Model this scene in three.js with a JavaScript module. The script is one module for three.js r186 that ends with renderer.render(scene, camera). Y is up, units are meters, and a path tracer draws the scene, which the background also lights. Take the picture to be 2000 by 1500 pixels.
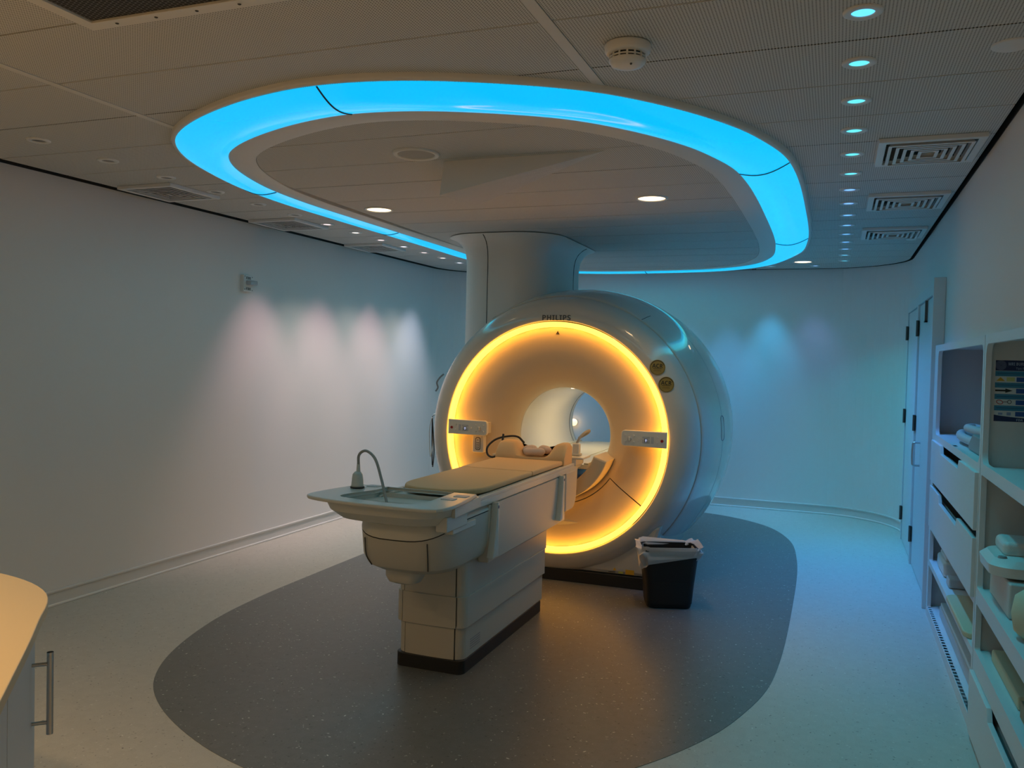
import * as THREE from 'three';
import { mergeGeometries, toCreasedNormals } from 'three/addons/utils/BufferGeometryUtils.js';
import { RoundedBoxGeometry } from 'three/addons/geometries/RoundedBoxGeometry.js';
import { RectAreaLightUniformsLib } from 'three/addons/lights/RectAreaLightUniformsLib.js';
import { FontLoader } from 'three/addons/loaders/FontLoader.js';
import { TextGeometry } from 'three/addons/geometries/TextGeometry.js';

// ---------------------------------------------------------------- camera, exposure, light levels
const scene = new THREE.Scene();
scene.background = new THREE.Color(0, 0, 0);
const camera = new THREE.PerspectiveCamera(48.94, 4 / 3, 0.05, 60);
camera.position.set(0, 1.6, 0);
camera.rotation.set(-0.0291284, 0.366278, 0.0236321, 'YXZ');
scene.add(camera);
const renderer = new THREE.WebGLRenderer({ antialias: true });
renderer.toneMapping = THREE.LinearToneMapping;
renderer.toneMappingExposure = 1.28;
renderer.shadowMap.enabled = true;
RectAreaLightUniformsLib.init();
const LV = {                                    // [linear r, g, b], strength
  ringGlow: [0.0, 0.42, 0.84], ringLight: [[0.08, 0.80, 0.78], 0.8],
  orangeGlow: [2.4, 1.05, 0.12], orangeLight: [[1.0, 0.40, 0.03], 7.5],
  warm: [[1.0, 0.63, 0.29], 1.6], warmNear: 5.8,
  aisle: 1.85, wallWash: 3.0,
};

// ---------------------------------------------------------------- helpers
let seed = 7;
const rnd = () => { seed = (seed * 1664525 + 1013904223) >>> 0; return seed / 4294967296; };
const used = {};
const numbered = n => { const k = used[n] = (used[n] ?? -1) + 1; return k ? `${n}_${String(k).padStart(3, '0')}` : n; };
function tag(o, label, category, group, kind) {
  if (label) o.userData.label = label;
  if (category) o.userData.category = category;
  if (group) o.userData.group = group;
  if (kind) o.userData.kind = kind;
  return o;
}
function thing(name, label, category, [x, y, z] = [0, 0, 0], turn = 0, group) {
  const o = new THREE.Group(); o.name = numbered(name); o.position.set(x, y, z); o.rotation.y = turn; scene.add(o);
  return tag(o, label, category, group);
}
function mesh(name, geos, mat, parent = scene, label) {
  const list = (Array.isArray(geos) ? geos : [geos]).map(g => (g.index ? g.toNonIndexed() : g));
  for (const g of list) { for (const k of Object.keys(g.attributes)) if (!['position', 'normal', 'uv'].includes(k)) g.deleteAttribute(k); if (!g.attributes.uv) g.setAttribute('uv', new THREE.BufferAttribute(new Float32Array(g.attributes.position.count * 2), 2)); }
  const m = new THREE.Mesh(list.length > 1 ? mergeGeometries(list) : list[0], mat);
  m.name = parent === scene ? numbered(name) : name; m.castShadow = m.receiveShadow = true;
  if (label) m.userData.label = label;
  parent.add(m); return m;
}
const struct = (name, geos, mat, parent = scene) => { const m = mesh(name, geos, mat, parent); if (parent === scene) m.userData.kind = 'structure'; return m; };
const box = (w, h, d, x = 0, y = 0, z = 0, r = 0) => (r ? new RoundedBoxGeometry(w, h, d, 2, r) : new THREE.BoxGeometry(w, h, d)).translate(x, y, z);
const span = (x0, x1, y0, y1, z0, z1, r = 0) => box(x1 - x0, y1 - y0, z1 - z0, (x0 + x1) / 2, (y0 + y1) / 2, (z0 + z1) / 2, r);
const cyl = (r0, r1, h, x = 0, y = 0, z = 0, n = 32) => new THREE.CylinderGeometry(r0, r1, h, n).translate(x, y, z);
const toShape = pts => new THREE.Shape(pts.map(p => new THREE.Vector2(p[0], p[1])));
function ext(shape, d, bev = 0, seg = 2) {
  return new THREE.ExtrudeGeometry(shape, { depth: d - 2 * bev, bevelEnabled: bev > 0, bevelSize: bev, bevelThickness: bev, bevelOffset: -bev, bevelSegments: seg, curveSegments: 16 }).translate(0, 0, bev);
}
const slab = (pts, y0, y1, bev = 0, seg) => ext(pts instanceof THREE.Shape ? pts : toShape(pts), y1 - y0, bev, seg).rotateX(Math.PI / 2).translate(0, y1, 0);  // [x, z] outlines
const faceX = (shape, x0, t, bev = 0) => ext(shape, t, bev).rotateY(-Math.PI / 2).translate(x0 + t, 0, 0);                                       // [z, y] outlines, thickness along x
const faceZ = (shape, z0, t, bev = 0) => ext(shape, t, bev).translate(0, 0, z0);
function rr(x0, x1, y0, y1, r, C = THREE.Shape) {
  const s = new C(); s.moveTo(x0 + r, y0); s.lineTo(x1 - r, y0); s.absarc(x1 - r, y0 + r, r, -Math.PI / 2, 0); s.lineTo(x1, y1 - r); s.absarc(x1 - r, y1 - r, r, 0, Math.PI / 2);
  s.lineTo(x0 + r, y1); s.absarc(x0 + r, y1 - r, r, Math.PI / 2, Math.PI); s.lineTo(x0, y0 + r); s.absarc(x0 + r, y0 + r, r, Math.PI, 1.5 * Math.PI); return s;
}
const rrPts = (x0, x1, y0, y1, r, n = 8) => {
  const out = [];
  for (const [cx, cy, a0] of [[x1 - r, y0 + r, -90], [x1 - r, y1 - r, 0], [x0 + r, y1 - r, 90], [x0 + r, y0 + r, 180]])
    for (let i = 0; i <= n; i++) { const a = (a0 + 90 * i / n) * Math.PI / 180; out.push([cx + r * Math.cos(a), cy + r * Math.sin(a)]); }
  return out;
};
function offset(pts, d, closed = true) {        // positive d: to the left of the way the points run
  const n = pts.length;
  return pts.map((p, i) => {
    const a = pts[closed ? (i - 1 + n) % n : Math.max(i - 1, 0)], b = pts[closed ? (i + 1) % n : Math.min(i + 1, n - 1)];
    const tx = b[0] - a[0], ty = b[1] - a[1], l = Math.hypot(tx, ty) || 1;
    return [p[0] - ty / l * d, p[1] + tx / l * d];
  });
}
const wallAlong = (pts, t, y0, y1, bev = 0) => slab([...pts, ...offset(pts, t, false).reverse()], y0, y1, bev);
function loft(rings, capA = true, capB = true, crease = 0.6) {      // rings of equal numbers of [x, y, z]
  const n = rings[0].length, pos = [], idx = [];
  rings.forEach(r => r.forEach(p => pos.push(...p)));
  for (let k = 0; k + 1 < rings.length; k++) for (let i = 0; i < n; i++) {
    const a = k * n + i, b = k * n + (i + 1) % n; idx.push(a, b, b + n, a, b + n, a + n);
  }
  for (const [on, k, flip] of [[capA, 0, true], [capB, rings.length - 1, false]]) if (on) {
    const c = pos.length / 3, m = rings[k].reduce((s, p) => [s[0] + p[0] / n, s[1] + p[1] / n, s[2] + p[2] / n], [0, 0, 0]); pos.push(...m);
    for (let i = 0; i < n; i++) { const a = k * n + i, b = k * n + (i + 1) % n; idx.push(...(flip ? [c, b, a] : [c, a, b])); }
  }
  const g = new THREE.BufferGeometry(); g.setAttribute('position', new THREE.Float32BufferAttribute(pos, 3)); g.setIndex(idx);
  g.computeVertexNormals(); return toCreasedNormals(g, crease);
}
const spline = (pts, n = 80, closed = false) => new THREE.CatmullRomCurve3(pts.map(p => new THREE.Vector3(...p)), closed, 'centripetal').getSpacedPoints(n);
const tube = (pts, r, n = 40, k = 8, closed = false) => new THREE.TubeGeometry(new THREE.CatmullRomCurve3(pts.map(p => new THREE.Vector3(...p)), closed, 'centripetal'), n, r, k, closed);
const D = Math.PI / 180;
// around a z axis: phi 0 is straight down, 90 degrees is +x
const latheZ = (prof, a0 = 0, a1 = 360, seg = 128) => new THREE.LatheGeometry(prof.map(p => new THREE.Vector2(p[0], p[1])), seg, a0 * D, (a1 - a0) * D).rotateX(Math.PI / 2);
const latheY = (prof, seg = 40) => new THREE.LatheGeometry(prof.map(p => new THREE.Vector2(p[0], p[1])), seg);
function clip(poly, hull) {                     // a polygon cut to a convex, counter-clockwise outline
  let out = poly;
  for (let i = 0; i < hull.length && out.length; i++) {
    const a = hull[i], b = hull[(i + 1) % hull.length], side = p => (b[0] - a[0]) * (p[1] - a[1]) - (b[1] - a[1]) * (p[0] - a[0]), inp = out; out = [];
    inp.forEach((p, j) => {
      const q = inp[(j + 1) % inp.length], sp = side(p), sq = side(q);
      if (sp >= 0) out.push(p);
      if ((sp >= 0) !== (sq >= 0)) { const t = sp / (sp - sq); out.push([p[0] + t * (q[0] - p[0]), p[1] + t * (q[1] - p[1])]); }
    });
  }
  return out;
}
const area = p => p.reduce((s, a, i) => { const b = p[(i + 1) % p.length]; return s + a[0] * b[1] - b[0] * a[1]; }, 0) / 2;

// ---------------------------------------------------------------- textures and materials
const lin = (r, g, b) => new THREE.Color().setRGB(r, g, b);
function std(color, roughness = 0.5, more = {}) { return new THREE.MeshPhysicalMaterial({ color: Array.isArray(color) ? lin(...color) : color, roughness, ...more }); }
function dataTex(n, fn, srgb = true) {
  const d = new Uint8Array(n * n * 4);
  for (let y = 0; y < n; y++) for (let x = 0; x < n; x++) { const c = fn(x, y); d.set([c[0], c[1], c[2], 255], (y * n + x) * 4); }
  const t = new THREE.DataTexture(d, n, n); t.wrapS = t.wrapT = THREE.RepeatWrapping; t.magFilter = THREE.LinearFilter; t.minFilter = THREE.LinearMipmapLinearFilter; t.generateMipmaps = true;
  if (srgb) t.colorSpace = THREE.SRGBColorSpace; t.needsUpdate = true; return t;
}
function fleckTex(base, light, dark, n = 1024, flecks = 4200) {       // sheet vinyl: small chips on a mottled ground
  const a = new Float32Array(n * n).fill(0), rough = new Float32Array(64 * 64).map(() => rnd() - 0.5);
  for (let k = 0; k < flecks; k++) {
    const cx = rnd() * n, cy = rnd() * n, r = 0.8 + rnd() * rnd() * 3.4, w = rnd() * 6.28, s = (rnd() < 0.5 ? 1 : -1) * (0.35 + 0.65 * rnd());
    for (let y = -6; y <= 6; y++) for (let x = -6; x <= 6; x++) {
      const u = x * Math.cos(w) + y * Math.sin(w), v = (-x * Math.sin(w) + y * Math.cos(w)) * 2.2;
      if (Math.hypot(u, v) < r) a[((Math.floor(cy + y) + n) % n) * n + (Math.floor(cx + x) + n) % n] = s;
    }
  }
  return dataTex(n, (x, y) => {
    const s = a[y * n + x], q = rough[((x >> 4) & 63) + 64 * ((y >> 4) & 63)] * 5 + (rnd() - 0.5) * 9;
    return base.map((b, i) => Math.max(0, Math.min(255, b + q + (s > 0 ? s * (light[i] - b) : -s * (dark[i] - b)))));
  });
}
const floorTex = fleckTex([196, 192, 182], [224, 221, 213], [128, 124, 116]); floorTex.repeat.set(0.5, 0.5);
const inlayTex = fleckTex([112, 112, 109], [222, 222, 214], [66, 66, 64]); inlayTex.repeat.set(0.5, 0.5);
const perfTex = dataTex(256, (x, y) => { const u = (x % 32) - 15.5, v = (y % 32) - 15.5, k = Math.hypot(u, v) < 7.5 ? 96 : 222; return [k, k, k - 4]; }); perfTex.repeat.set(1 / 0.084, 1 / 0.084);
const meshTex = dataTex(128, (x, y) => { const u = (x % 32) - 15.5, v = ((y + ((x >> 5) & 1) * 16) % 32) - 15.5, k = Math.hypot(u, v) < 13 ? 14 : 96; return [k, k, k]; }); meshTex.repeat.set(1 / 0.06, 1 / 0.06);
const speckTex = dataTex(256, () => { const k = 215 + (rnd() - 0.5) * 30; return [k, k, k]; }, false); speckTex.repeat.set(4, 4);
const M = {
  wall: std([0.80, 0.79, 0.76], 0.75), floor: std([1, 1, 1], 0.42, { map: floorTex }), inlay: std([1, 1, 1], 0.36, { map: inlayTex }),
  base: std([0.72, 0.72, 0.69], 0.5), caulk: std([0.86, 0.86, 0.83], 0.5),
  perf: std([0.92, 0.92, 0.92], 0.7, { map: perfTex }), plain: std([0.74, 0.73, 0.70], 0.6), voidDark: std([0.012, 0.012, 0.012], 0.95),
  white: std([0.80, 0.79, 0.76], 0.4), whiteMetal: std([0.78, 0.78, 0.77], 0.35), rim: std([0.76, 0.75, 0.71], 0.45),
  gloss: std([0.64, 0.615, 0.55], 0.3, { clearcoat: 1, clearcoatRoughness: 0.03 }), column: std([0.76, 0.75, 0.71], 0.5),
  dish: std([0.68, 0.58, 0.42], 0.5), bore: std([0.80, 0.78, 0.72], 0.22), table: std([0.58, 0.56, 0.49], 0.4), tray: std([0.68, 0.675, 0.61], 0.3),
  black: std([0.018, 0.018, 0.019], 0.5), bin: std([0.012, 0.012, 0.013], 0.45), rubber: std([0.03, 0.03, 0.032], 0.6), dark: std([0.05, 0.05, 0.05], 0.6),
  pad: std([0.76, 0.50, 0.25], 0.6, { bumpMap: speckTex, bumpScale: 0.0006 }), towel: std([0.72, 0.56, 0.46], 0.95, { sheen: 0.4, bumpMap: speckTex, bumpScale: 0.002 }),
  liner: std([0.85, 0.85, 0.85], 0.35, { transmission: 0.45, thickness: 0 }), steel: std([0.55, 0.55, 0.55], 0.32, { metalness: 1 }), bronze: std([0.12, 0.10, 0.09], 0.45, { metalness: 0.6 }),
  grey: std([0.30, 0.30, 0.31], 0.5), lightGrey: std([0.55, 0.56, 0.57], 0.45), counter: std([0.78, 0.64, 0.42], 0.4), cabinet: std([0.72, 0.73, 0.73], 0.4), inside: std([0.62, 0.62, 0.60], 0.55),
  cable: std([0.36, 0.36, 0.33], 0.5), blackCable: std([0.02, 0.02, 0.022], 0.45), red: std([0.35, 0.01, 0.01], 0.4), button: std([0.80, 0.77, 0.70], 0.4), letter: std([0.10, 0.10, 0.10], 0.5),
  gold: std([0.42, 0.30, 0.09], 0.45), ink: std([0.03, 0.03, 0.03], 0.6), yellow: std([0.80, 0.45, 0.03], 0.5), lime: std([0.70, 0.68, 0.12], 0.5), wood: std([0.42, 0.22, 0.09], 0.6), tan: std([0.66, 0.55, 0.36], 0.6),
  foam: std([0.62, 0.62, 0.44], 0.8), coil: std([0.72, 0.73, 0.70], 0.35), grille: std([1, 1, 1], 0.7, { map: meshTex }), speaker: std([0.45, 0.45, 0.42], 0.7),
  concrete: std([0.30, 0.29, 0.27], 0.9), duct: std([0.34, 0.34, 0.34], 0.55),
  lensOff: std([0.16, 0.15, 0.14], 0.3),
};
const glow = (c, more = {}) => std([0.5, 0.5, 0.5], 0.25, { emissive: lin(...c), emissiveIntensity: 1, ...more });

// ---------------------------------------------------------------- room shell
const H = 2.66, HI = 2.60, XL = -4.5, XR = 0.66, ZB = -9.75, ZN = 1.2, RC = 0.8;
const arc = (cx, cz, r, a0, a1, n = 14) => Array.from({ length: n + 1 }, (_, i) => { const a = (a0 + (a1 - a0) * i / n) * D; return [cx + r * Math.cos(a), cz + r * Math.sin(a)]; });
struct('floor', span(XL - 0.1, 1.4, -0.1, 0, ZB - 0.1, ZN + 0.1), M.floor).geometry = (() => { const g = span(XL - 0.1, 1.4, -0.1, 0, ZB - 0.1, ZN + 0.1), p = g.attributes.position, u = g.attributes.uv; for (let i = 0; i < p.count; i++) u.setXY(i, p.getX(i), p.getZ(i)); return g; })();
const backLine = [...arc(XL + RC, ZB + RC, RC, 180, 270), ...arc(XR - RC, ZB + RC, RC, 270, 360)];
const YT = 3.1;
struct('wall_left', span(XL - 0.12, XL, 0, YT, ZB + RC, ZN), M.wall);
struct('wall_back', wallAlong(backLine, -0.12, 0, YT), M.wall);
struct('wall_right', [span(XR, XR + 0.12, 0, YT, ZB + RC, -6.12), span(XR, XR + 0.12, 1.765, YT, -6.12, -2.28), span(XR, XR + 0.12, 0, YT, -2.28, ZN)], M.wall);
struct('wall_front', span(XL - 0.12, XR + 0.12, 0, YT, ZN, ZN + 0.12), M.wall);
const skirt = line => [wallAlong(line, 0.010, 0.012, 0.086), wallAlong(line, 0.018, 0.084, 0.1, 0.004)];
const quarter = line => wallAlong(line, 0.018, 0.0, 0.015, 0.004);
const lineL = [[XL, ZN], [XL, ZB + RC]], lineR = [[XR, ZB + RC], [XR, -8.78]];
mesh('floor_strip', quarter(lineL), M.caulk, struct('baseboard_left', skirt(lineL), M.base));
mesh('floor_strip', quarter(backLine), M.caulk, struct('baseboard_back', skirt(backLine), M.base));
mesh('floor_strip', quarter(lineR), M.caulk, struct('baseboard_right', skirt(lineR), M.base));

struct('gap_shade_4', wallAlong([[XL + 0.001, ZN], [XL + 0.001, ZB + RC], ...offset(backLine, 0.001, false), [XR - 0.001, ZB + RC], [XR - 0.001, ZN]], 0.002, H - 0.002, 2.74), M.black);  // black strip on the wall: painted shade of the gap at the ceiling edge

// the oval: ceiling feature above, floor inlay below
const ovalCtl = [[-0.25, -7.28], [-0.22, -5.66], [-0.235, -4.72], [-0.27, -4.33], [-0.34, -4.04], [-0.44, -3.76], [-0.65, -3.40], [-0.91, -3.11], [-1.30, -2.88], [-1.60, -2.775], [-1.90, -2.745], [-2.21, -2.80], [-2.57, -2.94], [-2.86, -3.11], [-3.05, -3.28], [-3.24, -3.57], [-3.42, -4.08], [-3.49, -4.58], [-3.51, -5.17], [-3.52, -5.9], [-3.53, -6.8], [-3.54, -7.7], [-3.42, -8.45], [-3.10, -8.98], [-2.55, -9.22], [-1.8, -9.26], [-1.1, -9.13], [-0.62, -8.75], [-0.36, -8.15]];
const oval = spline(ovalCtl.map(p => [p[0], 0, p[1]]), 240, true).slice(0, 240).map(p => [p.x, p.z]);
if (area(oval) < 0) oval.reverse();
const uvXZ = g => { const p = g.attributes.position, u = g.attributes.uv; for (let i = 0; i < p.count; i++) u.setXY(i, p.getX(i), p.getZ(i)); return g; };
struct('floor_inlay', uvXZ(slab(oval.map(p => [p[0], p[1] + 0.13 * Math.max(0, (p[1] + 5) / 2.25)]), 0.0, 0.002)), M.inlay);

// ceiling: dark plenum, perforated panels in rows, two plain strips
const ceiling = struct('ceiling', span(XL - 0.1, 1.3, 3.04, YT, ZB - 0.1, ZN + 0.1), M.concrete);
const edgeOutline = (() => { const e = 0.075, a = [...arc(XL + RC, ZB + RC, RC - e, 180, 270), ...arc(XR - RC, ZB + RC, RC - 0.03, 270, 360), [XR - 0.03, ZN - 0.02], [XL + e, ZN - 0.02]]; a.forEach(p => { if (p[0] < XL + e) p[0] = XL + e; }); return area(a) < 0 ? a.reverse() : a; })();
const ventSpots = [[0.15, 0.6, -4.27, -4.77, 'nearest vent on the right side'], [0.15, 0.6, -5.6, -6.1, 'middle vent on the right side'], [0.15, 0.6, -6.95, -7.45, 'farthest vent on the right side'], [-4.38, -3.94, -4.2, -4.66, 'nearest vent along the left wall'], [-4.40, -3.96, -5.53, -6.0, 'middle vent along the left wall'], [-4.42, -4.0, -6.96, -7.42, 'farthest vent along the left wall']];
const seamZ = k => -2.525 - 0.4475 * k, gap = 0.0042;
const cols = [[XL, -2.985], [-2.945, -0.908], [-0.862, XR]];
for (let k = -9; k <= 17; k++) for (const [x0, x1] of cols) {
  const poly = clip([[x0 + 0.001, seamZ(k) + gap], [x1 - 0.001, seamZ(k) + gap], [x1 - 0.001, seamZ(k - 1) - gap], [x0 + 0.001, seamZ(k - 1) - gap]], edgeOutline);
  if (poly.length < 3 || Math.abs(area(poly)) < 0.002) continue;
  const sh = toShape(poly), e = 0.0008, za = seamZ(k) + gap, zb = seamZ(k - 1) - gap;
  for (const [a, b, z1, z0] of ventSpots) {                          // openings for the ceiling vents
    const p = [Math.max(a + 0.03, x0 + e), Math.min(b - 0.03, x1 - e), Math.max(z0 + 0.03, za + e), Math.min(z1 - 0.03, zb - e)];
    if (p[1] - p[0] > 0.004 && p[3] - p[2] > 0.004) sh.holes.push(rr(p[0], p[1], p[2], p[3], 0.0005, THREE.Path));
  }
  mesh('panel', uvXZ(slab(sh, H, H + 0.02)), M.perf, ceiling);
}
for (const [x0, x1] of [[-2.983, -2.947], [-0.906, -0.864]]) mesh('strip', span(x0, x1, H - 0.002, H + 0.02, ZB + 0.1, ZN - 0.03), M.plain, ceiling);

// ---------------------------------------------------------------- glowing oval in the ceiling
{
  const y0 = H - 0.026, yi = 2.595, O = oval.map(p => [p[0] * 1.013, p[1] * 1.013]), band = 0.25, rimW = 0.135, inw = d => offset(O, d);
  const t = thing('ceiling_light_oval', 'large glowing cyan oval light band set round the ceiling above the scanner', 'ceiling light', [0, 0, 0]);
  // rows of points across the section: [inset, height]
  const strip = (rows, i0, i1) => {
    const pos = [], idx = [], rings = rows.map(r => inw(r[0]).map(p => [p[0], r[1], p[1]])), n = O.length, len = i1 - i0 + 1;
    for (let i = i0; i <= i1; i++) rings.forEach(r => pos.push(...r[i % n]));
    for (let i = 0; i < len - 1; i++) for (let k = 0; k + 1 < rows.length; k++) { const a = i * rows.length + k; idx.push(a, a + 1, a + rows.length, a + 1, a + rows.length + 1, a + rows.length); }
    const g = new THREE.BufferGeometry(); g.setAttribute('position', new THREE.Float32BufferAttribute(pos, 3)); g.setIndex(idx); g.computeVertexNormals(); return g;
  };
  const n = O.length, whole = rows => strip(rows, 0, n);
  mesh('outer_rim', toCreasedNormals(whole([[-0.022, H + 0.01], [-0.022, H - 0.014], [-0.018, H - 0.022], [-0.010, H - 0.026], [0, H - 0.025], [0.001, H - 0.015]]), 0.7), M.rim, t);
  mesh('inner_rim', toCreasedNormals(whole([[band + 0.001, yi + 0.02], [band + 0.001, yi + 0.002], [band + 0.006, yi], [band + rimW - 0.01, yi - 0.002], [band + rimW, yi + 0.001], [band + rimW + 0.001, HI + 0.03]]), 0.7), M.rim, t);
  const rows = Array.from({ length: 9 }, (_, i) => { const u = i / 8; return [u * band, y0 + (yi - y0) * u - 0.030 * Math.sin(Math.PI * u)]; });
  const near = (x, z) => O.reduce((b, p, i) => (Math.hypot(p[0] - x, p[1] - z) < Math.hypot(O[b][0] - x, O[b][1] - z) ? i : b), 0);
  const cuts = [near(-1.93, -2.74), near(-0.24, -4.5), near(-0.25, -7.2), near(-2.0, -9.25), near(-3.45, -8.0), near(-3.52, -6.0), near(-3.46, -4.35)].sort((a, b) => a - b);
  const glowM = glow(LV.ringGlow, { roughness: 0.12, color: lin(0.02, 0.06, 0.08) });
  cuts.forEach((c, k) => {
    const e = k + 1 < cuts.length ? cuts[k + 1] : cuts[0] + n;
    mesh('diffuser', strip(rows, c, e), glowM, t, 'cyan glowing acrylic segment');
    const i = c % n, r = rows.map(q => { const a = inw(q[0])[i]; return [a[0], q[1] - 0.0005, a[1]]; });
    mesh('joint', tube(r, 0.004, 16, 6), M.dark, t);
  });
  // the light of the band
  const step = 6, mid = inw(band / 2);
  for (let i = 0; i < n; i += step) {
    const a = mid[i], b = mid[(i + step) % n], l = new THREE.RectAreaLight(lin(...LV.ringLight[0]), LV.ringLight[1], Math.hypot(a[0] - b[0], a[1] - b[1]), band * 0.8);
    l.position.set((a[0] + b[0]) / 2, 2.552, (a[1] + b[1]) / 2); l.up.set(b[1] - a[1], 0, a[0] - b[0]).normalize(); l.lookAt(l.position.x, 0, l.position.z); scene.add(l);
  }
  // the dropped panel field inside
  const field = struct('ceiling_field', slab(offset(O, band + rimW - 0.02), HI + 0.03, HI + 0.035), M.concrete);
  const hull = offset(O, band + rimW + 0.002);
  for (let k = 0; k <= 16; k++) {
    const poly = clip([[-4, seamZ(k) + gap], [0, seamZ(k) + gap], [0, seamZ(k - 1) - gap], [-4, seamZ(k - 1) - gap]], hull);
    if (poly.length > 2) mesh('panel', uvXZ(slab(poly, HI, HI + 0.015)), M.perf, field);
  }
}

// ---------------------------------------------------------------- downlights
function downlight(name, label, group, [x, y, z], r, c, spot) {
  const k = r < 0.06 ? 0.74 : 0.93, t = thing(name, label, 'downlight', [x, y, z], 0, group);
  mesh('trim_ring', latheY([[r + 0.012, 0.0], [r + 0.012, -0.004], [r + 0.005, -0.008], [r * k + 0.002, -0.007], [r * k, -0.001]], 36), M.whiteMetal, t);
  mesh('lens', latheY([[0.0001, -0.0045], [r * k * 0.5, -0.004], [r * k * 1.02, -0.002]], 28), c ? glow(c) : M.lensOff, t);
  if (spot) {
    const l = new THREE.SpotLight(lin(...spot.color), spot.power, 0, spot.angle, spot.soft ?? 1, 2);
    l.position.set(x, y - 0.02, z); l.target.position.set(x + (spot.dx || 0), y - 1, z + (spot.dz || 0)); l.castShadow = true; l.shadow.radius = spot.size ?? r / 0.02 * 0.8; l.shadow.mapSize.set(512, 512); l.shadow.bias = -0.002;
    scene.add(l, l.target);
  }
  return t;
}
const ord = ['first', 'second', 'third', 'fourth', 'fifth', 'sixth', 'seventh', 'eighth', 'ninth', 'tenth', 'eleventh', 'twelfth', 'thirteenth', 'fourteenth', 'fifteenth'];
const cy = [0.03, 0.50, 0.85], bl = [0.08, 0.38, 1.0], vi = [0.10, 0.34, 1.0], te = [0.02, 0.50, 0.64];
const aisle = [cy, te, te, te, te, te, vi, vi, bl, bl, bl, bl, bl, cy, te], aisleK = [0.6, 0.6, 0.6, 0.6, 0.65, 0.8, 1.3, 1.4, 1.5, 1.6, 1.8, 1.9, 1.9, 1.9, 1.6];
for (let i = 0; i < 15; i++) {
  const c = aisle[i];
  downlight('downlight', `small cyan-blue recessed downlight, ${ord[i]} from the camera in the right-hand ceiling row`, 'downlights in the right-hand ceiling row', [0.04, H, -2.74 - 0.4487 * i], 0.045, c.map(v => 0.06 + 1.25 * v), { color: c, power: LV.aisle * aisleK[i], angle: i < 6 ? 0.55 : 0.66, dx: i < 6 ? 0.14 : 0.05 });
}
const pk = [1.0, 0.60, 0.62], wh = [1.0, 0.86, 0.76], lv = [0.78, 0.78, 1.0];
const washer = [null, null, null, null, null, null, pk, wh, pk, lv, pk, wh, lv];
for (let i = 0; i < 13; i++) {
  const c = washer[i];
  downlight('downlight', `small recessed downlight, ${c ? 'lit pinkish white' : 'switched off'}, ${ord[i]} from the camera in the left-hand ceiling row`, 'downlights in the left-hand ceiling row', [-3.83 - 0.009 * i, H, -3.17 - 0.4487 * i], 0.045, c ? c.map(v => 0.4 + 1.6 * v) : null, c ? { color: c, power: LV.wallWash * 0.85, angle: 0.52, soft: 1, size: 4, ...(i % 2 ? { power: LV.wallWash * 1.1, color: wh, dx: -0.05, angle: 0.85 } : { dx: -0.40, dz: 0.08 }) } : null);
}
downlight('downlight', 'small blue downlight near the back wall beside the warm lamp', 'downlights by the back wall', [-0.24, H, -9.42], 0.04, bl.map(v => 0.3 + 1.4 * v), { color: [0.30, 0.36, 1.0], power: 0.8, angle: 0.5, dz: -0.16, size: 3 });
downlight('downlight', 'small dim cyan downlight near the back wall left of the warm lamp', 'downlights by the back wall', [-0.69, H, -9.42], 0.04, [0.2, 0.6, 0.8], { color: [0.05, 0.48, 1.0], power: 2.6, angle: 0.42, dz: -0.22, size: 3 });
for (const [i, x] of [[0, -1.14], [1, -1.6], [2, -3.0]]) downlight('downlight', ['small blue downlight by the back wall just right of the ceiling hatch', 'small blue downlight by the back wall under the edge of the ceiling hatch', 'small blue downlight by the back wall hidden behind the column'][i], 'downlights by the back wall', [x, H, -9.38], 0.04, bl.map(v => 0.3 + 1.4 * v), { color: [0.08, 0.42, 1.0], power: 4.5, angle: 0.55, dz: -0.03, size: 5 });
const WC = LV.warm[0], WP = LV.warm[1], WG = [3.2, 2.3, 1.3];
const warm = (label, x, y, z, p = WP, angle = 0.9) => downlight('recessed_lamp', label, 'warm recessed lamps', [x, y, z], 0.088, WG, { color: WC, power: p, angle, soft: 1 });
warm('warm white round recessed lamp at the left of the oval panel field', -2.94, HI, -5.06);
warm('warm white round recessed lamp at the right of the oval panel field', -1.08, HI, -5.11);
warm('warm white round recessed lamp near the back right corner', -0.35, H, -9.06, 0.7, 0.6);
warm('warm recessed lamp above the beige counter behind the camera', -1.9, H, -0.75, LV.warmNear, 1.1);
warm('warm recessed lamp above the aisle behind the camera', -0.4, H, 0.4, LV.warmNear * 0.7, 1.1);
warm('added unseen warm lamp near the left wall behind the counter', -3.3, H, -1.1, LV.warmNear * 1.15, 1.15);  // unseen lamp, added to warm the left floor and wall

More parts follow.
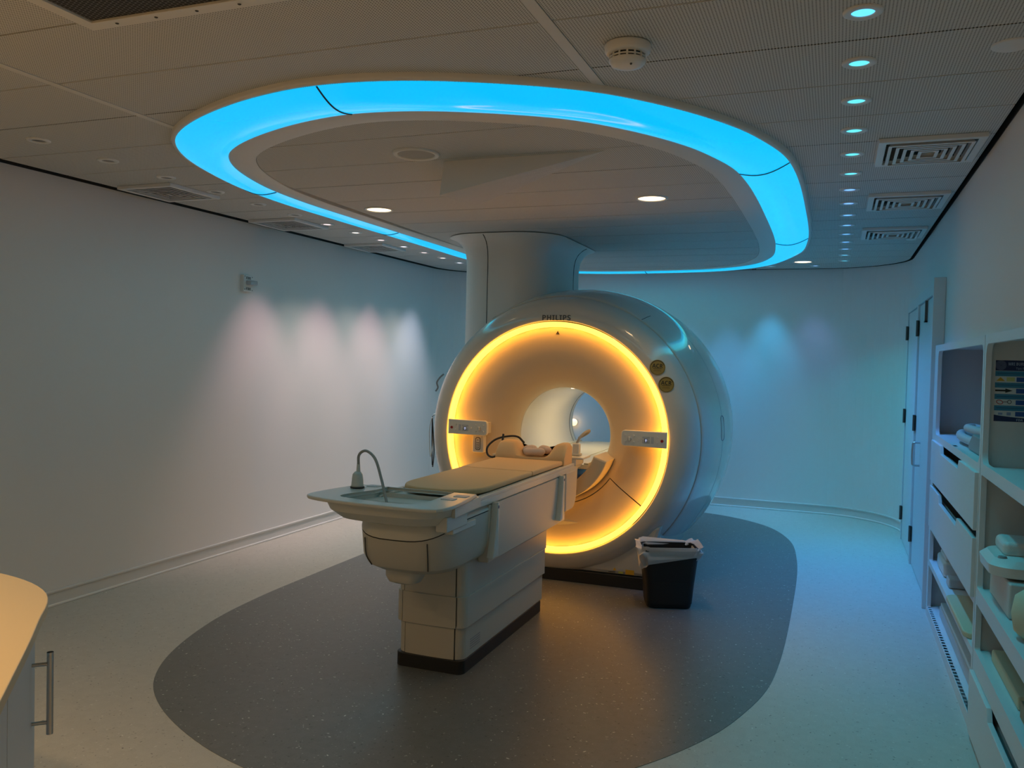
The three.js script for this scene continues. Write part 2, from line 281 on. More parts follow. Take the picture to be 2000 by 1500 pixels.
// ---------------------------------------------------------------- ceiling fittings
for (const [x0, x1, za, zb, where] of ventSpots) {
  const w = x1 - x0, d = za - zb, cx = (x0 + x1) / 2, cz = (za + zb) / 2, t = thing('ceiling_vent', `square white louvred ceiling diffuser, ${where}`, 'vent', [cx, H, cz], 0, 'square ceiling vents');
  const fr = (a, b, ya, c, e, yb) => loft([[[-a, ya, -b], [a, ya, -b], [a, ya, b], [-a, ya, b]], [[-c, yb, -e], [c, yb, -e], [c, yb, e], [-c, yb, e]]], false, false, 0.1);
  const du = 0.03, hw = w / 2 - du + 0.002, hd = d / 2 - du + 0.002;
  mesh('duct', [span(-hw, -hw + 0.002, 0.001, 0.3, -hd, hd), span(hw - 0.002, hw, 0.001, 0.3, -hd, hd), span(-hw, hw, 0.001, 0.3, -hd, -hd + 0.002), span(-hw, hw, 0.001, 0.3, hd - 0.002, hd), span(-hw, hw, 0.298, 0.3, -hd, hd)].map(g => g.translate(0, 0.0205, 0)), M.duct, t);
  const sh = rr(-w / 2, w / 2, -d / 2, d / 2, 0.004); sh.holes.push(rr(-w / 2 + 0.035, w / 2 - 0.035, -d / 2 + 0.035, d / 2 - 0.035, 0.003, THREE.Path));
  mesh('frame', slab(sh, -0.022, 0, 0.003), M.whiteMetal, t);
  const open = cx < -2;
  for (let k = 0; k < 5; k++) {
    const p = open ? 0.040 : 0.034, a = w / 2 - 0.045 - k * p, b = d / 2 - 0.045 - k * p, f = open ? 0.012 : 0.015, q = rr(-a, a, -b, b, 0.001); if (b > 0.03) q.holes.push(rr(-a + f, a - f, -b + f, b - f, 0.001, THREE.Path));
    mesh('louvre', open ? slab(q, -0.0248, -0.024) : [fr(a - 0.001, b - 0.001, -0.028, a - 0.016, b - 0.016, -0.007), slab(q, -0.031, -0.028)], M.whiteMetal, t);
  }
}
{
  const t = thing('return_grille', 'dark mesh return air grille in a white screwed frame at the upper left', 'grille', [-1.86, H, -1.62]);
  const sh = rr(-0.46, 0.46, -0.5, 0.5, 0.003); sh.holes.push(rr(-0.41, 0.41, -0.45, 0.45, 0.003, THREE.Path));
  mesh('frame', slab(sh, -0.012, 0, 0.002), M.rim, t);
  mesh('mesh_screen', uvXZ(slab([[-0.41, -0.45], [0.41, -0.45], [0.41, 0.45], [-0.41, 0.45]], -0.004, -0.001)), M.grille, t);
  for (let i = 0; i < 5; i++) mesh('screw', new THREE.SphereGeometry(0.006, 10, 6).scale(1, 0.5, 1).translate(-0.33 + i * 0.16, -0.012, -0.475), M.dark, t);
}
{
  const t = thing('smoke_detector', 'white round smoke detector with slotted dome on the ceiling panels', 'smoke detector', [-0.685, H, -2.79]);
  mesh('base', latheY([[0.0001, 0], [0.074, 0], [0.078, -0.006], [0.076, -0.026], [0.066, -0.036], [0.0001, -0.036]]), M.white, t);
  mesh('slot_band', latheY([[0.055, -0.034], [0.055, -0.056]]), M.black, t);
  for (let i = 0; i < 14; i++) { const a = i / 14 * 6.283; mesh('rib', box(0.006, 0.022, 0.006, 0.058 * Math.cos(a), -0.045, 0.058 * Math.sin(a)), M.white, t); }
  mesh('slot_ring', latheY([[0.0565, -0.042], [0.061, -0.043], [0.061, -0.047], [0.0565, -0.048]]), M.white, t);
  mesh('dome', latheY([[0.062, -0.053], [0.061, -0.060], [0.052, -0.070], [0.03, -0.075], [0.0001, -0.076]]), M.white, t);
  mesh('indicator', new THREE.SphereGeometry(0.004, 8, 6).translate(0.02, -0.075, 0.03), M.dark, t);
}
{
  const t = thing('ceiling_speaker', 'round grey ceiling speaker left of the wedge soffit', 'speaker', [-1.96, HI, -3.72]);
  mesh('ring', latheY([[0.115, 0], [0.115, -0.006], [0.108, -0.012], [0.092, -0.008], [0.09, 0]]), M.rim, t);
  mesh('grille', latheY([[0.0001, -0.009], [0.05, -0.008], [0.092, -0.005]]), M.speaker, t);
}
tag(mesh('cover_plate', latheY([[0.062, 0], [0.062, -0.003], [0.056, -0.006], [0.0001, -0.008]]).translate(0.5, H, -3.16), M.white), 'blank white round cover plate at the upper right corner of the ceiling', 'cover plate');
tag(mesh('sprinkler_cover', latheY([[0.042, 0], [0.042, -0.004], [0.036, -0.008], [0.0001, -0.009]]).translate(0.54, H, -7.62), M.white), 'small white sprinkler cover beyond the farthest right vent', 'sprinkler');
{
  const t = thing('ceiling_hatch', 'flat grey rectangular ceiling hatch close to the back wall', 'hatch', [-1.93, H, -9.58]);
  mesh('frame', slab([[-0.36, -0.1], [0.36, -0.1], [0.36, 0.1], [-0.36, 0.1]], -0.025, 0, 0.006), M.rim, t); mesh('door', box(0.62, 0.01, 0.16, 0, -0.026, 0), M.lightGrey, t);
}
tag(mesh('ceiling_dome', latheY([[0.09, 0], [0.085, -0.012], [0.06, -0.024], [0.0001, -0.03]]).translate(-2.68, H, -9.55), M.white), 'small white ceiling dome near the back wall beside the column', 'dome');
{ // wedge soffit: a dropped corner of the perforated field
  const A = [-1.90, HI, -3.91], B = [-1.05, HI, -3.91], Dn = [-1.915, HI - 0.172, -3.90], E2 = [-2.24, HI, -5.1];
  const tri = (...p) => { const g = new THREE.BufferGeometry(); g.setAttribute('position', new THREE.Float32BufferAttribute(p.flat(), 3)); g.computeVertexNormals(); const u = new Float32Array(p.length * 2); p.forEach((q, i) => { u[2 * i] = q[0]; u[2 * i + 1] = q[2]; }); g.setAttribute('uv', new THREE.BufferAttribute(u, 2)); return g; };
  const t = thing('ceiling_wedge', 'wedge-shaped soffit dropping from the oval panel field with a plain front face', 'soffit');
  mesh('front_face', tri(A, Dn, B), M.plain, t, 'plain triangular front face');
  mesh('underside', tri(Dn, E2, B), M.perf, t); mesh('side_face', tri(A, E2, Dn), M.plain, t);
}

// ---------------------------------------------------------------- scanner
const GX = -1.9, GZ = -5.84, YC = 1.045;
const font = await new FontLoader().loadAsync('fonts/droid/droid_sans_bold.typeface.json');
const words = (s, size, depth = 0.001) => { const g = new TextGeometry(s, { font, size, depth, curveSegments: 4 }); g.computeBoundingBox(); const b = g.boundingBox; return g.translate(-(b.max.x + b.min.x) / 2, -(b.max.y + b.min.y) / 2, 0); };
const scanner = thing('mri_scanner', 'large glossy cream MRI scanner with an orange glowing ring round its bore', 'MRI scanner', [GX, 0, GZ]);
{
  const up = g => g.translate(0, YC, 0);
  const prof = pts => spline(pts.map(p => [p[0], p[1], 0]), 40).map(p => [p.x, p.y]);
  const dishP = prof([[0.80, 0.022], [0.70, 0.010], [0.60, -0.010], [0.52, -0.040], [0.46, -0.078], [0.41, -0.125], [0.375, -0.185], [0.357, -0.245]]);
  const zAt = r => { for (let i = 0; i + 1 < dishP.length; i++) if (dishP[i][0] >= r && dishP[i + 1][0] <= r) { const k = (dishP[i][0] - r) / (dishP[i][0] - dishP[i + 1][0]); return dishP[i][1] + k * (dishP[i + 1][1] - dishP[i][1]); } return dishP.at(-1)[1]; };
  const part = (r0, r1) => [[r0, zAt(r0)], ...dishP.filter(p => p[0] < r0 && p[0] > r1), [r1, zAt(r1)]];
  const edge = (p, g = 0.012) => [[p[0][0], p[0][1] - g], ...p, [p.at(-1)[0], p.at(-1)[1] - g]];
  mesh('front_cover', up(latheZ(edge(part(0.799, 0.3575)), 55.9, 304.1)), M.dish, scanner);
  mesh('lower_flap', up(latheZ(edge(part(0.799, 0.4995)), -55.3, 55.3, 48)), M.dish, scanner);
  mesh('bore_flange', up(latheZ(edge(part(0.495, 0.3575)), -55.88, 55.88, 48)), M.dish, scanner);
  mesh('cover_seam_shade', up(latheZ(part(0.799, 0.40).map(p => [p[0], p[1] - 0.014]))), M.dark, scanner);  // backing sheet coloured dark as the shade in the cover seams
  mesh('bore', up(latheZ([[0.362, -0.243], [0.354, -0.252], [0.352, -0.262], [0.35, -1.56], [0.358, -1.62], [0.38, -1.70], [0.43, -1.78], [0.52, -1.835], [0.7, -1.86], [0.76, -1.862]])), M.bore, scanner);
  mesh('bore_joint', up(latheZ([[0.3508, -1.50], [0.3485, -1.502], [0.3485, -1.510], [0.3508, -1.512]])), M.dark, scanner);
  const ring = mesh('ring_light', up(latheZ([[0.834, 0.015], [0.834, 0.046], [0.830, 0.054], [0.822, 0.058], [0.808, 0.058], [0.800, 0.054], [0.797, 0.046], [0.797, 0.015]])), glow(LV.orangeGlow), scanner, 'orange glowing light ring');
  ring.castShadow = true;
  const cowlP = prof([[1.030, -0.155], [1.015, -0.095], [0.99, -0.035], [0.955, 0.012], [0.915, 0.036], [0.88, 0.044], [0.846, 0.046]]);
  mesh('front_cowl', up(latheZ([...cowlP, [0.842, 0.040], [0.841, 0.0]])), M.gloss, scanner);
  const sideP = prof([[0.78, -1.86], [0.90, -1.80], [1.00, -1.69], [1.085, -1.50], [1.13, -1.25], [1.142, -1.0], [1.132, -0.72], [1.105, -0.46], [1.075, -0.30], [1.037, -0.163]]);
  mesh('side_cowl', up(latheZ([...sideP, [1.025, -0.166]], 49, 311, 128)), M.gloss, scanner);
  mesh('cowl_seam_shade', up(latheZ([[1.0, -0.30], [1.018, -0.16], [1.0, -0.10]])), M.dark, scanner);  // near-black sheet that paints shade into the cowl seam
  // joint on the upper side cowl
  const sAt = z => { for (let i = 0; i + 1 < sideP.length; i++) if (sideP[i][1] <= z && sideP[i + 1][1] >= z) { const k = (z - sideP[i][1]) / (sideP[i + 1][1] - sideP[i][1]); return sideP[i][0] + k * (sideP[i + 1][0] - sideP[i][0]); } return 1; };
  const at = (phi, z, up_ = 0) => { const r = sAt(z) + up_, a = phi * D; return [r * Math.sin(a), YC - r * Math.cos(a), z]; };
  for (const phi of [146, 214]) mesh('joint', tube(Array.from({ length: 10 }, (_, i) => at(phi, -0.17 - 0.02 * i, -0.001)), 0.0028, 16, 6), M.dark, scanner);
  mesh('joint', tube(Array.from({ length: 40 }, (_, i) => at(50 + 130 * i / 39, -0.62, -0.001)), 0.002, 60, 6), M.grey, scanner);
  // oblong grip recess on the right side
  mesh('grip_outline', tube(Array.from({ length: 32 }, (_, i) => { const a = i / 32 * 6.283; return at(94 + Math.sign(Math.sin(a)) * 3.2 + Math.sin(a) * 1.6, -0.62 + 0.045 * Math.cos(a), 0.0005); }), 0.003, 64, 6, true), M.grey, scanner);
  // foot
  const foot = new THREE.Shape(); foot.moveTo(-0.70, 0.085); foot.lineTo(0.70, 0.085); foot.lineTo(0.735, 0.22); foot.lineTo(0.80, 0.46); foot.lineTo(-0.80, 0.46); foot.lineTo(-0.735, 0.22);
  const hole = new THREE.Path(); hole.absarc(0, YC, 0.93, 220 * D, 320 * D); foot.holes = [];
  mesh('foot', faceZ(foot, -1.55, 1.55, 0.03), M.gloss, scanner);
  mesh('kick_plate', span(-0.69, 0.69, 0, 0.088, -1.5, 0.018, 0.006), M.black, scanner);
  // lettering and stickers
  mesh('lettering', words('PHILIPS', 0.038, 0.002).scale(1.12, 1, 1).translate(0.008, 1.908, 0.0455), M.letter, scanner);
  const badge = (x, y) => {
    const c = document.createElement('canvas'); c.width = c.height = 256; const q = c.getContext('2d');
    q.fillStyle = '#97803c'; q.fillRect(0, 0, 256, 256); q.strokeStyle = '#2a220c'; q.lineWidth = 10; q.beginPath(); q.arc(128, 128, 112, 3.5, 5.9); q.stroke(); q.lineWidth = 4; q.beginPath(); q.arc(128, 128, 116, 0, 6.3); q.stroke();
    q.fillStyle = '#14110a'; q.font = 'bold 88px sans-serif'; q.textAlign = 'center'; q.fillText('ACR', 128, 132, 176); q.fillRect(60, 140, 136, 8); q.fillRect(72, 168, 112, 4); q.fillRect(64, 186, 128, 3);
    const tx = new THREE.CanvasTexture(c); tx.colorSpace = THREE.SRGBColorSpace;
    const r = Math.hypot(x, y - YC), g = new THREE.CylinderGeometry(0.054, 0.054, 0.0012, 48).rotateX(Math.PI / 2), p = g.attributes.position, u = g.attributes.uv;
    for (let i = 0; i < p.count; i++) u.setXY(i, p.getX(i) / 0.108 + 0.5, p.getY(i) / 0.108 + 0.5);
    const tilt = 0.42 * Math.max(0, (r - 0.87) / 0.07); const m = mesh('badge_sticker', g, std([1, 1, 1], 0.5, { map: tx }), scanner, 'round gold accreditation sticker');
    let z = 0.046; for (const q2 of cowlP) if (q2[0] >= r) z = q2[1];
    m.position.set(x, y, z + 0.004); m.rotation.set(-tilt * (y - YC) / r, tilt * x / r, 0);
  };
  badge(0.748, 1.568); badge(0.812, 1.452);
  mesh('warning_mark', ext(toShape([[-0.014, 0], [0.014, 0], [0, 0.025]]), 0.001).translate(0.012, 1.79, zAt(0.757) + 0.001), M.ink, scanner);
  const lab = (x, y, w, h, m) => mesh('label', box(w, h, 0.001, x, y, 0.0305 - 0.03 + 0.0008), m, scanner);
  lab(0.585, 0.115, 0.062, 0.034, M.yellow); lab(0.52, 0.107, 0.034, 0.014, M.lime); lab(0.52, 0.126, 0.036, 0.012, M.lightGrey);
  mesh('label', ext(toShape([[-0.013, 0], [0.013, 0], [0, 0.022]]), 0.001).translate(0.475, 0.118, 0.0005), M.yellow, scanner); lab(0.455, 0.106, 0.05, 0.004, M.ink);
  // control panels
  const canvasDigits = () => { const c = document.createElement('canvas'); c.width = 64; c.height = 64; const q = c.getContext('2d'); q.fillStyle = '#221f1a'; q.fillRect(0, 0, 64, 64); q.fillStyle = '#dfe6ff'; for (const [x, y] of [[20, 12], [32, 12], [44, 12], [20, 28], [32, 28], [44, 28], [26, 44], [38, 44]]) q.fillRect(x - 4, y, 8, 11); const t = new THREE.CanvasTexture(c); t.colorSpace = THREE.SRGBColorSpace; return t; };
  const digits = std([0.02, 0.02, 0.02], 0.3, { emissive: lin(0.9, 0.9, 1.0), emissiveMap: canvasDigits() });
  for (const s of [-1, 1]) {
    const cx = s < 0 ? -0.648 : 0.678, cyy = s < 0 ? 1.087 : 1.073, p = new THREE.Group(); p.name = 'control_panel'; p.position.set(cx, cyy, 0.07); p.rotation.z = -0.01; scanner.add(p);
    p.userData.label = s < 0 ? 'control panel on the left of the ring' : 'control panel on the right of the ring';
    const b = new THREE.Shape(); const r = 0.028, w = 0.157, h = 0.055;
    b.moveTo(s * w, -h); b.lineTo(s * w, h); b.lineTo(-s * (w - r), h); b.quadraticCurveTo(-s * w, h, -s * w, h - r); b.lineTo(-s * w, -h + r); b.quadraticCurveTo(-s * w, -h, -s * (w - r), -h); b.lineTo(s * w, -h);
    mesh('plate', faceZ(b, 0, 0.034, 0.005), M.button, p);
    mesh('mount', span(-s * 0.05 - 0.09, -s * 0.05 + 0.09, -0.04, 0.04, -0.09, 0.002), M.dish, p);
    const dot = (x, y, rad, m = M.button, n = 'button') => mesh(n, new THREE.CylinderGeometry(rad * 0.85, rad, 0.006, 20).rotateX(Math.PI / 2).translate(x, y, 0.037), m, p);
    dot(s * 0.128, -0.006, 0.0105, M.red, 'stop_button');
    for (const [x, y] of [[0.096, 0.016], [0.096, -0.024], [-0.03, -0.004], [-0.068, 0.018], [-0.068, -0.026], [-0.128, 0.018], [-0.128, -0.026]]) dot(s * x, y, 0.0075);
    dot(s * -0.098, -0.004, 0.016, M.lightGrey, 'dial'); mesh('dial_grip', box(0.010, 0.026, 0.012, s * -0.098, -0.004, 0.043, 0.003), M.button, p);
    mesh('display_bezel', box(0.052, 0.046, 0.003, s * 0.018, -0.004, 0.035, 0.001), M.lightGrey, p); mesh('display_screen', new THREE.BoxGeometry(0.02, 0.026, 0.002).translate(s * 0.018, -0.008, 0.037), digits, p);
    mesh('slider', box(0.018, 0.046, 0.003, s * 0.062, -0.004, 0.035, 0.001), M.lightGrey, p);
    for (const x of [-0.003, 0.039]) mesh('button', box(0.008, 0.01, 0.006, s * x, 0.0, 0.036, 0.002), M.button, p);
  }
  const sb = new THREE.Group(); sb.name = 'headset_socket'; sb.position.set(-0.585, 0.962, 0.02); sb.userData.label = 'small socket box with dark print below the left control panel'; scanner.add(sb);
  mesh('case', faceZ(rr(-0.045, 0.045, -0.065, 0.065, 0.012), -0.03, 0.055, 0.005), M.button, sb);
  mesh('print_patch', faceZ(rr(-0.02, 0.02, -0.046, 0.05, 0.014), 0.0245, 0.0015), M.ink, sb);
  mesh('print_patch', faceZ(rr(-0.015, 0.015, -0.041, 0.045, 0.011), 0.0255, 0.0015), M.button, sb);
  for (const y of [-0.024, -0.008, 0.008]) for (const x of [-0.006, 0.006]) mesh('print_mark', box(0.006, 0.009, 0.001, x, y, 0.0272), M.ink, sb);
  mesh('print_mark', box(0.007, 0.007, 0.001, 0, 0.030, 0.0272), M.ink, sb); mesh('print_mark', box(0.018, 0.003, 0.001, 0, -0.034, 0.0272), M.ink, sb);
  // saddle that takes the table
  const sad = new THREE.Shape(); sad.absarc(0, YC, 0.455, 198 * D, 342 * D); sad.absarc(0, YC, 0.352, 342 * D, 198 * D, true);
  mesh('table_saddle', faceZ(sad, -0.22, 0.36, 0.012), M.dish, scanner);
  mesh('bore_bridge', [span(-0.292, 0.292, 0.835, 0.868, -1.60, 0.10, 0.006), span(-0.29, -0.255, 0.868, 0.882, -1.6, 0.10, 0.004), span(0.255, 0.29, 0.868, 0.882, -1.6, 0.10, 0.004), span(-0.14, 0.14, 0.868, 0.873, -1.6, 0.1)], M.tray, scanner);
  mesh('bore_lamp_strip', span(-0.05, 0.05, YC + 0.335, YC + 0.341, -1.25, -0.55), glow([2.2, 1.75, 1.15]), scanner);
  // service column up to the ceiling
  const colRing = (e, y, bx = 0) => rrPts(-1.02 - e + bx, -0.30 + e + bx, -1.72 - e, -0.46 + e, 0.24 + e * 0.8, 8).map(p => [p[0], y, p[1]]);
  const cr = [[0, 1.35], [0, 2.0], [0, 2.38], [0.004, 2.44], [0.016, 2.49], [0.04, 2.535], [0.08, 2.57], [0.115, 2.588], [0.135, 2.593]].map(p => colRing(p[0], p[1])).map(r => r.slice().reverse());
  mesh('column_cover', loft(cr, true, true, 0.5), M.column, scanner);
  mesh('column_gap', loft([colRing(0.10, 2.59).reverse(), colRing(0.10, 2.60).reverse()], false, false), M.voidDark, scanner);
  const colSeam = (x, z0, out) => tube([[0, 1.45, 0], [0, 2.38, 0], [0, 2.44, 0.004], [0, 2.49, 0.016], [0, 2.535, 0.04], [0, 2.57, 0.08], [0, 2.588, 0.115]].map(p => [x + out[0] * p[2], p[1], z0 + out[1] * p[2]]), 0.0035, 40, 6);
  mesh('joint', colSeam(-0.75, -0.459, [0, 1]), M.dark, scanner); mesh('joint', colSeam(-0.299, -1.35, [1, 0]), M.dark, scanner);
}
{ // light of the ring and of the strip in the bore
  const bl2 = new THREE.RectAreaLight(lin(1, 0.74, 0.38), 7, 0.7, 0.1); bl2.position.set(GX, YC + 0.33, GZ - 0.9); bl2.up.set(1, 0, 0); bl2.lookAt(GX, 0, GZ - 0.9); scene.add(bl2);
  const N = 28, r = 0.792;
  for (let i = 0; i < N; i++) {
    const a = (i + 0.5) / N * 2 * Math.PI, l = new THREE.RectAreaLight(lin(...LV.orangeLight[0]), LV.orangeLight[1], 2 * Math.PI * r / N, 0.04);
    const P = new THREE.Vector3(GX + r * Math.cos(a), YC + r * Math.sin(a), GZ + 0.052); l.position.copy(P); l.up.set(0, 0, 1); l.lookAt(GX, YC, GZ + 0.03); scene.add(l);
  }
}
{
  const t = thing('globe_lamp', 'small glowing globe lamp on the back wall seen through the bore', 'lamp', [-2.915, 0.865, ZB]);
  mesh('back_plate', cyl(0.035, 0.035, 0.012, 0, 0, 0, 24).rotateX(Math.PI / 2).translate(0, 0, 0.006), M.steel, t);
  mesh('globe', new THREE.SphereGeometry(0.042, 24, 16).translate(0, 0, 0.052), glow([1.9, 1.2, 0.5]), t);
  const l = new THREE.PointLight(lin(1, 0.75, 0.4), 0.01, 0, 2); l.position.set(-2.915, 0.865, ZB + 0.052); l.castShadow = true; l.shadow.radius = 2; scene.add(l);
}
{ // straps and cords on the scanner's left flank
  const t = thing('hanging_cords', 'black and white cords hanging on a hook at the left flank of the scanner', 'cords', [-3.01, 1.12, -6.12]);
  mesh('hook', tube([[0.03, 0.02, 0], [0, 0.02, 0.01], [-0.01, 0, 0.02], [0, -0.01, 0.03]], 0.005), M.steel, t);
  mesh('cord', tube([[-0.01, 0.005, 0.02], [-0.025, -0.08, 0.03], [-0.03, -0.2, 0.02], [-0.012, -0.32, 0.03], [0.0, -0.2, 0.02], [-0.005, -0.05, 0.02], [-0.01, 0.005, 0.02]], 0.0032), M.white, t);
  mesh('cord', tube([[-0.01, 0.005, 0.02], [0.004, -0.1, 0.03], [0.012, -0.28, 0.02], [0.006, -0.4, 0.03], [-0.006, -0.25, 0.02], [-0.01, 0.005, 0.02]], 0.0045), M.blackCable, t);
  const u = thing('wall_strap', 'short dark strap hooked high on the left flank of the scanner', 'strap', [-2.965, 1.40, -6.12]);
  mesh('strap', tube([[0.03, 0.07, 0], [0.0, 0.04, 0.01], [-0.02, 0, 0.02], [-0.015, -0.04, 0.01], [-0.03, -0.07, 0.02]], 0.007), M.grey, u);
}

// ---------------------------------------------------------------- patient table
const TX = -1.9;
const table = thing('patient_table', 'cream patient table on a stepped pedestal in front of the scanner', 'table', [TX, 0, -4.5]);
{
  const zl = z => z + 4.5;
  // stepped pedestal: each tier is a core coloured dark as seam shade, with side, front and corner panels
  const tier = (hw, zf, zb, y0, y1, name) => {
    const bow = x => 0.035 * (1 - (x / hw) ** 2);
    const front = Array.from({ length: 13 }, (_, i) => { const x = -hw + 0.03 + (2 * hw - 0.06) * i / 12; return [x, zl(zf) - 0.035 + bow(x) - 0.004]; });
    const rgt = [...Array.from({ length: 7 }, (_, i) => { const a = (80 - 80 * i / 6) * D; return [hw - 0.05 + 0.05 * Math.cos(a), zl(zf) - 0.08 + 0.05 * Math.sin(a)]; }), [hw, zl(zb)]];
    const lft = rgt.map(p => [-p[0], p[1]]);
    const f2 = Array.from({ length: 13 }, (_, i) => { const x = -hw + 0.047 + (2 * hw - 0.094) * i / 12; return [x, zl(zf) - 0.0315 + 0.012 * (1 - (x / hw) ** 2)]; });
    mesh(name + '_front', wallAlong(f2, -0.012, y0, y1, 0.002), M.table, table);
    mesh(name + '_side', wallAlong(rgt, -0.012, y0, y1, 0.002), M.table, table); mesh(name + '_side', wallAlong(lft, 0.012, y0, y1, 0.002), M.table, table);
    mesh(name + '_end', span(-hw, hw, y0, y1, zl(zb) - 0.012, zl(zb)), M.table, table);
    mesh(name + '_shade_core', span(-hw + 0.014, hw - 0.014, y0 + 0.002, y1 - 0.003, zl(zb), zl(zf) - 0.06), M.dark, table);
  };
  tier(0.185, -3.83, -5.08, 0.07, 0.24, 'lower_tier');
  tier(0.197, -3.818, -5.09, 0.235, 0.395, 'middle_tier');
  tier(0.190, -3.825, -5.13, 0.39, 0.565, 'upper_tier');
  mesh('plinth', slab([...rrPts(-0.192, 0.192, zl(-5.08), zl(-3.845), 0.04)], 0, 0.072, 0.004), M.black, table);
  for (let i = 0; i < 5; i++) mesh('vent_slit', box(0.003, 0.004, 0.13, 0.1846, 0.105 + i * 0.012, zl(-4.02)), M.grey, table);
  // hull under the foot end and the long skirt
  const U = (hw, zf, k = 0.30, n = 24) => { const out = []; for (let i = 0; i <= n; i++) { const a = (180 - 180 * i / n) * D; out.push([hw * Math.sign(Math.cos(a)) * Math.abs(Math.cos(a)) ** 0.62, zl(zf) - k + k * Math.abs(Math.sin(a)) ** 0.75]); } return [...out, [hw, zl(-5.32)], [-hw, zl(-5.32)]]; };
  const ringU = (hw, zf, y, k, dip = 0) => U(hw, zf, k).map((p, i) => [p[0], y + dip * (1 - (i <= 24 ? Math.sin(Math.PI * i / 24) : 0) ** 1.3), p[1]]);
  mesh('hull', loft([[0.14, -3.66, 0.556, 0.2], [0.20, -3.56, 0.57, 0.24], [0.235, -3.50, 0.60, 0.27], [0.25, -3.47, 0.65, 0.28], [0.254, -3.455, 0.742, 0.28, 0.075]].map(p => ringU(...p)), true, false, 0.5), M.table, table);
  mesh('hull_seam_shade', loft([ringU(0.249, -3.462, 0.735, 0.28, 0.075), ringU(0.249, -3.462, 0.755, 0.28, 0.075)], false, false), M.dark, table);  // dark band put in as the shade inside the hull seam
  mesh('hull_collar', loft([[0.254, -3.455, 0.747, 0.28, 0.075], [0.252, -3.46, 0.80, 0.28, 0.03], [0.24, -3.48, 0.845, 0.28]].map(p => ringU(...p)), false, true, 0.5), M.tray, table);
  for (const s of [-1, 1]) mesh('joint', tube([[s * 0.165, 0.738, zl(-3.4795) + 0.0], [s * 0.163, 0.65, zl(-3.494)], [s * 0.15, 0.60, zl(-3.523)]], 0.003, 16, 6), M.dark, table);
  mesh('pull_cup', loft([[0.045, 0.505], [0.075, 0.515], [0.09, 0.54], [0.092, 0.575]].map(p => rrPts(-0.02 - p[0], -0.02 + p[0], zl(-3.62) - p[0] * 0.7, zl(-3.62) + p[0] * 0.7, p[0] * 0.5).map(q => [q[0], p[1], q[1]]).reverse()), true, true, 0.6), M.table, table);
  mesh('skirt', [span(0.196, 0.258, 0.545, 0.85, zl(-5.32), zl(-4.0), 0.01), span(-0.258, -0.196, 0.545, 0.85, zl(-5.32), zl(-4.0), 0.01)], M.table, table);
  mesh('end_block', faceX((() => { const s = new THREE.Shape(); s.moveTo(zl(-5.30), 0.60); s.lineTo(zl(-5.46), 0.60); s.quadraticCurveTo(zl(-5.53), 0.61, zl(-5.545), 0.68); s.lineTo(zl(-5.57), 0.865); s.lineTo(zl(-5.30), 0.865); return s; })(), -0.235, 0.50, 0.012), M.table, table);
  for (const z of [-4.03, -5.16]) for (const s of [-1, 1]) {    // side fins
    const f = new THREE.Shape(); f.moveTo(0, 0.86); f.lineTo(0.022, 0.86); f.lineTo(0.022, 0.58); f.lineTo(-0.055, 0.58); f.quadraticCurveTo(-0.02, 0.68, 0, 0.86);
    const g = ext(f, 0.035, 0.003).translate(0, 0, 0); g.rotateY(-Math.PI / 2); g.scale(1, 1, -1); const ix = g.index; g.translate(s > 0 ? 0.293 : -0.258, 0, zl(z));
    mesh('side_fin', toCreasedNormals(g.deleteAttribute('normal'), 0.5), M.tray, table);
    if (s > 0) mesh('fin_sticker', cyl(0.009, 0.009, 0.001, 0, 0, 0, 16).rotateZ(Math.PI / 2).translate(0.2935, 0.835, zl(z) - 0.011), std([0.06, 0.09, 0.2], 0.5), table);
  }
  // deck, rails
  mesh('deck', span(-0.262, 0.262, 0.852, 0.892, zl(-5.58), zl(-3.62), 0.008), M.tray, table);
  for (const s of [-1, 1]) { mesh('rail', box(0.024, 0.018, 1.86, s * 0.250, 0.896, zl(-4.64), 0.005), M.tray, table); mesh('rail', box(0.012, 0.012, 1.86, s * 0.222, 0.896, zl(-4.64), 0.003), M.tray, table); }
  // foot tray with two socket platforms
  const lip = spline([[-0.40, zl(-3.83)], [-0.45, zl(-3.62)], [-0.465, zl(-3.45)], [-0.44, zl(-3.405)], [-0.26, zl(-3.345)], [0, zl(-3.325)], [0.20, zl(-3.325)], [0.275, zl(-3.35)], [0.30, zl(-3.43)], [0.29, zl(-3.62)], [0.262, zl(-3.82)]].map(p => [p[0], 0, p[1]]), 48).map(p => [p.x, p.z]);
  const lipR = lip.map(p => [p[0], p[1]]);
  const pool = new THREE.Path(); pool.moveTo(-0.30, zl(-3.53)); pool.quadraticCurveTo(-0.33, zl(-3.43), -0.22, zl(-3.42)); pool.quadraticCurveTo(0, zl(-3.375), 0.10, zl(-3.40)); pool.quadraticCurveTo(0.16, zl(-3.42), 0.155, zl(-3.55)); pool.lineTo(0.15, zl(-3.815)); pool.lineTo(-0.235, zl(-3.815)); pool.lineTo(-0.24, zl(-3.70));
  const lipS = toShape(lipR); lipS.holes.push(pool);
  mesh('foot_tray_lip', slab(lipS, 0.912, 0.93, 0.006, 3), M.tray, table);
  const wing = pts => slab(pts, 0.86, 0.914, 0.004);
  mesh('socket_platform', wing([[-0.40, zl(-3.86)], [-0.42, zl(-3.60)], [-0.31, zl(-3.50)], [-0.24, zl(-3.69)], [-0.235, zl(-3.86)]]), M.tray, table);
  mesh('socket_platform', wing([[0.155, zl(-3.86)], [0.155, zl(-3.52)], [0.285, zl(-3.52)], [0.268, zl(-3.86)]]), M.tray, table);
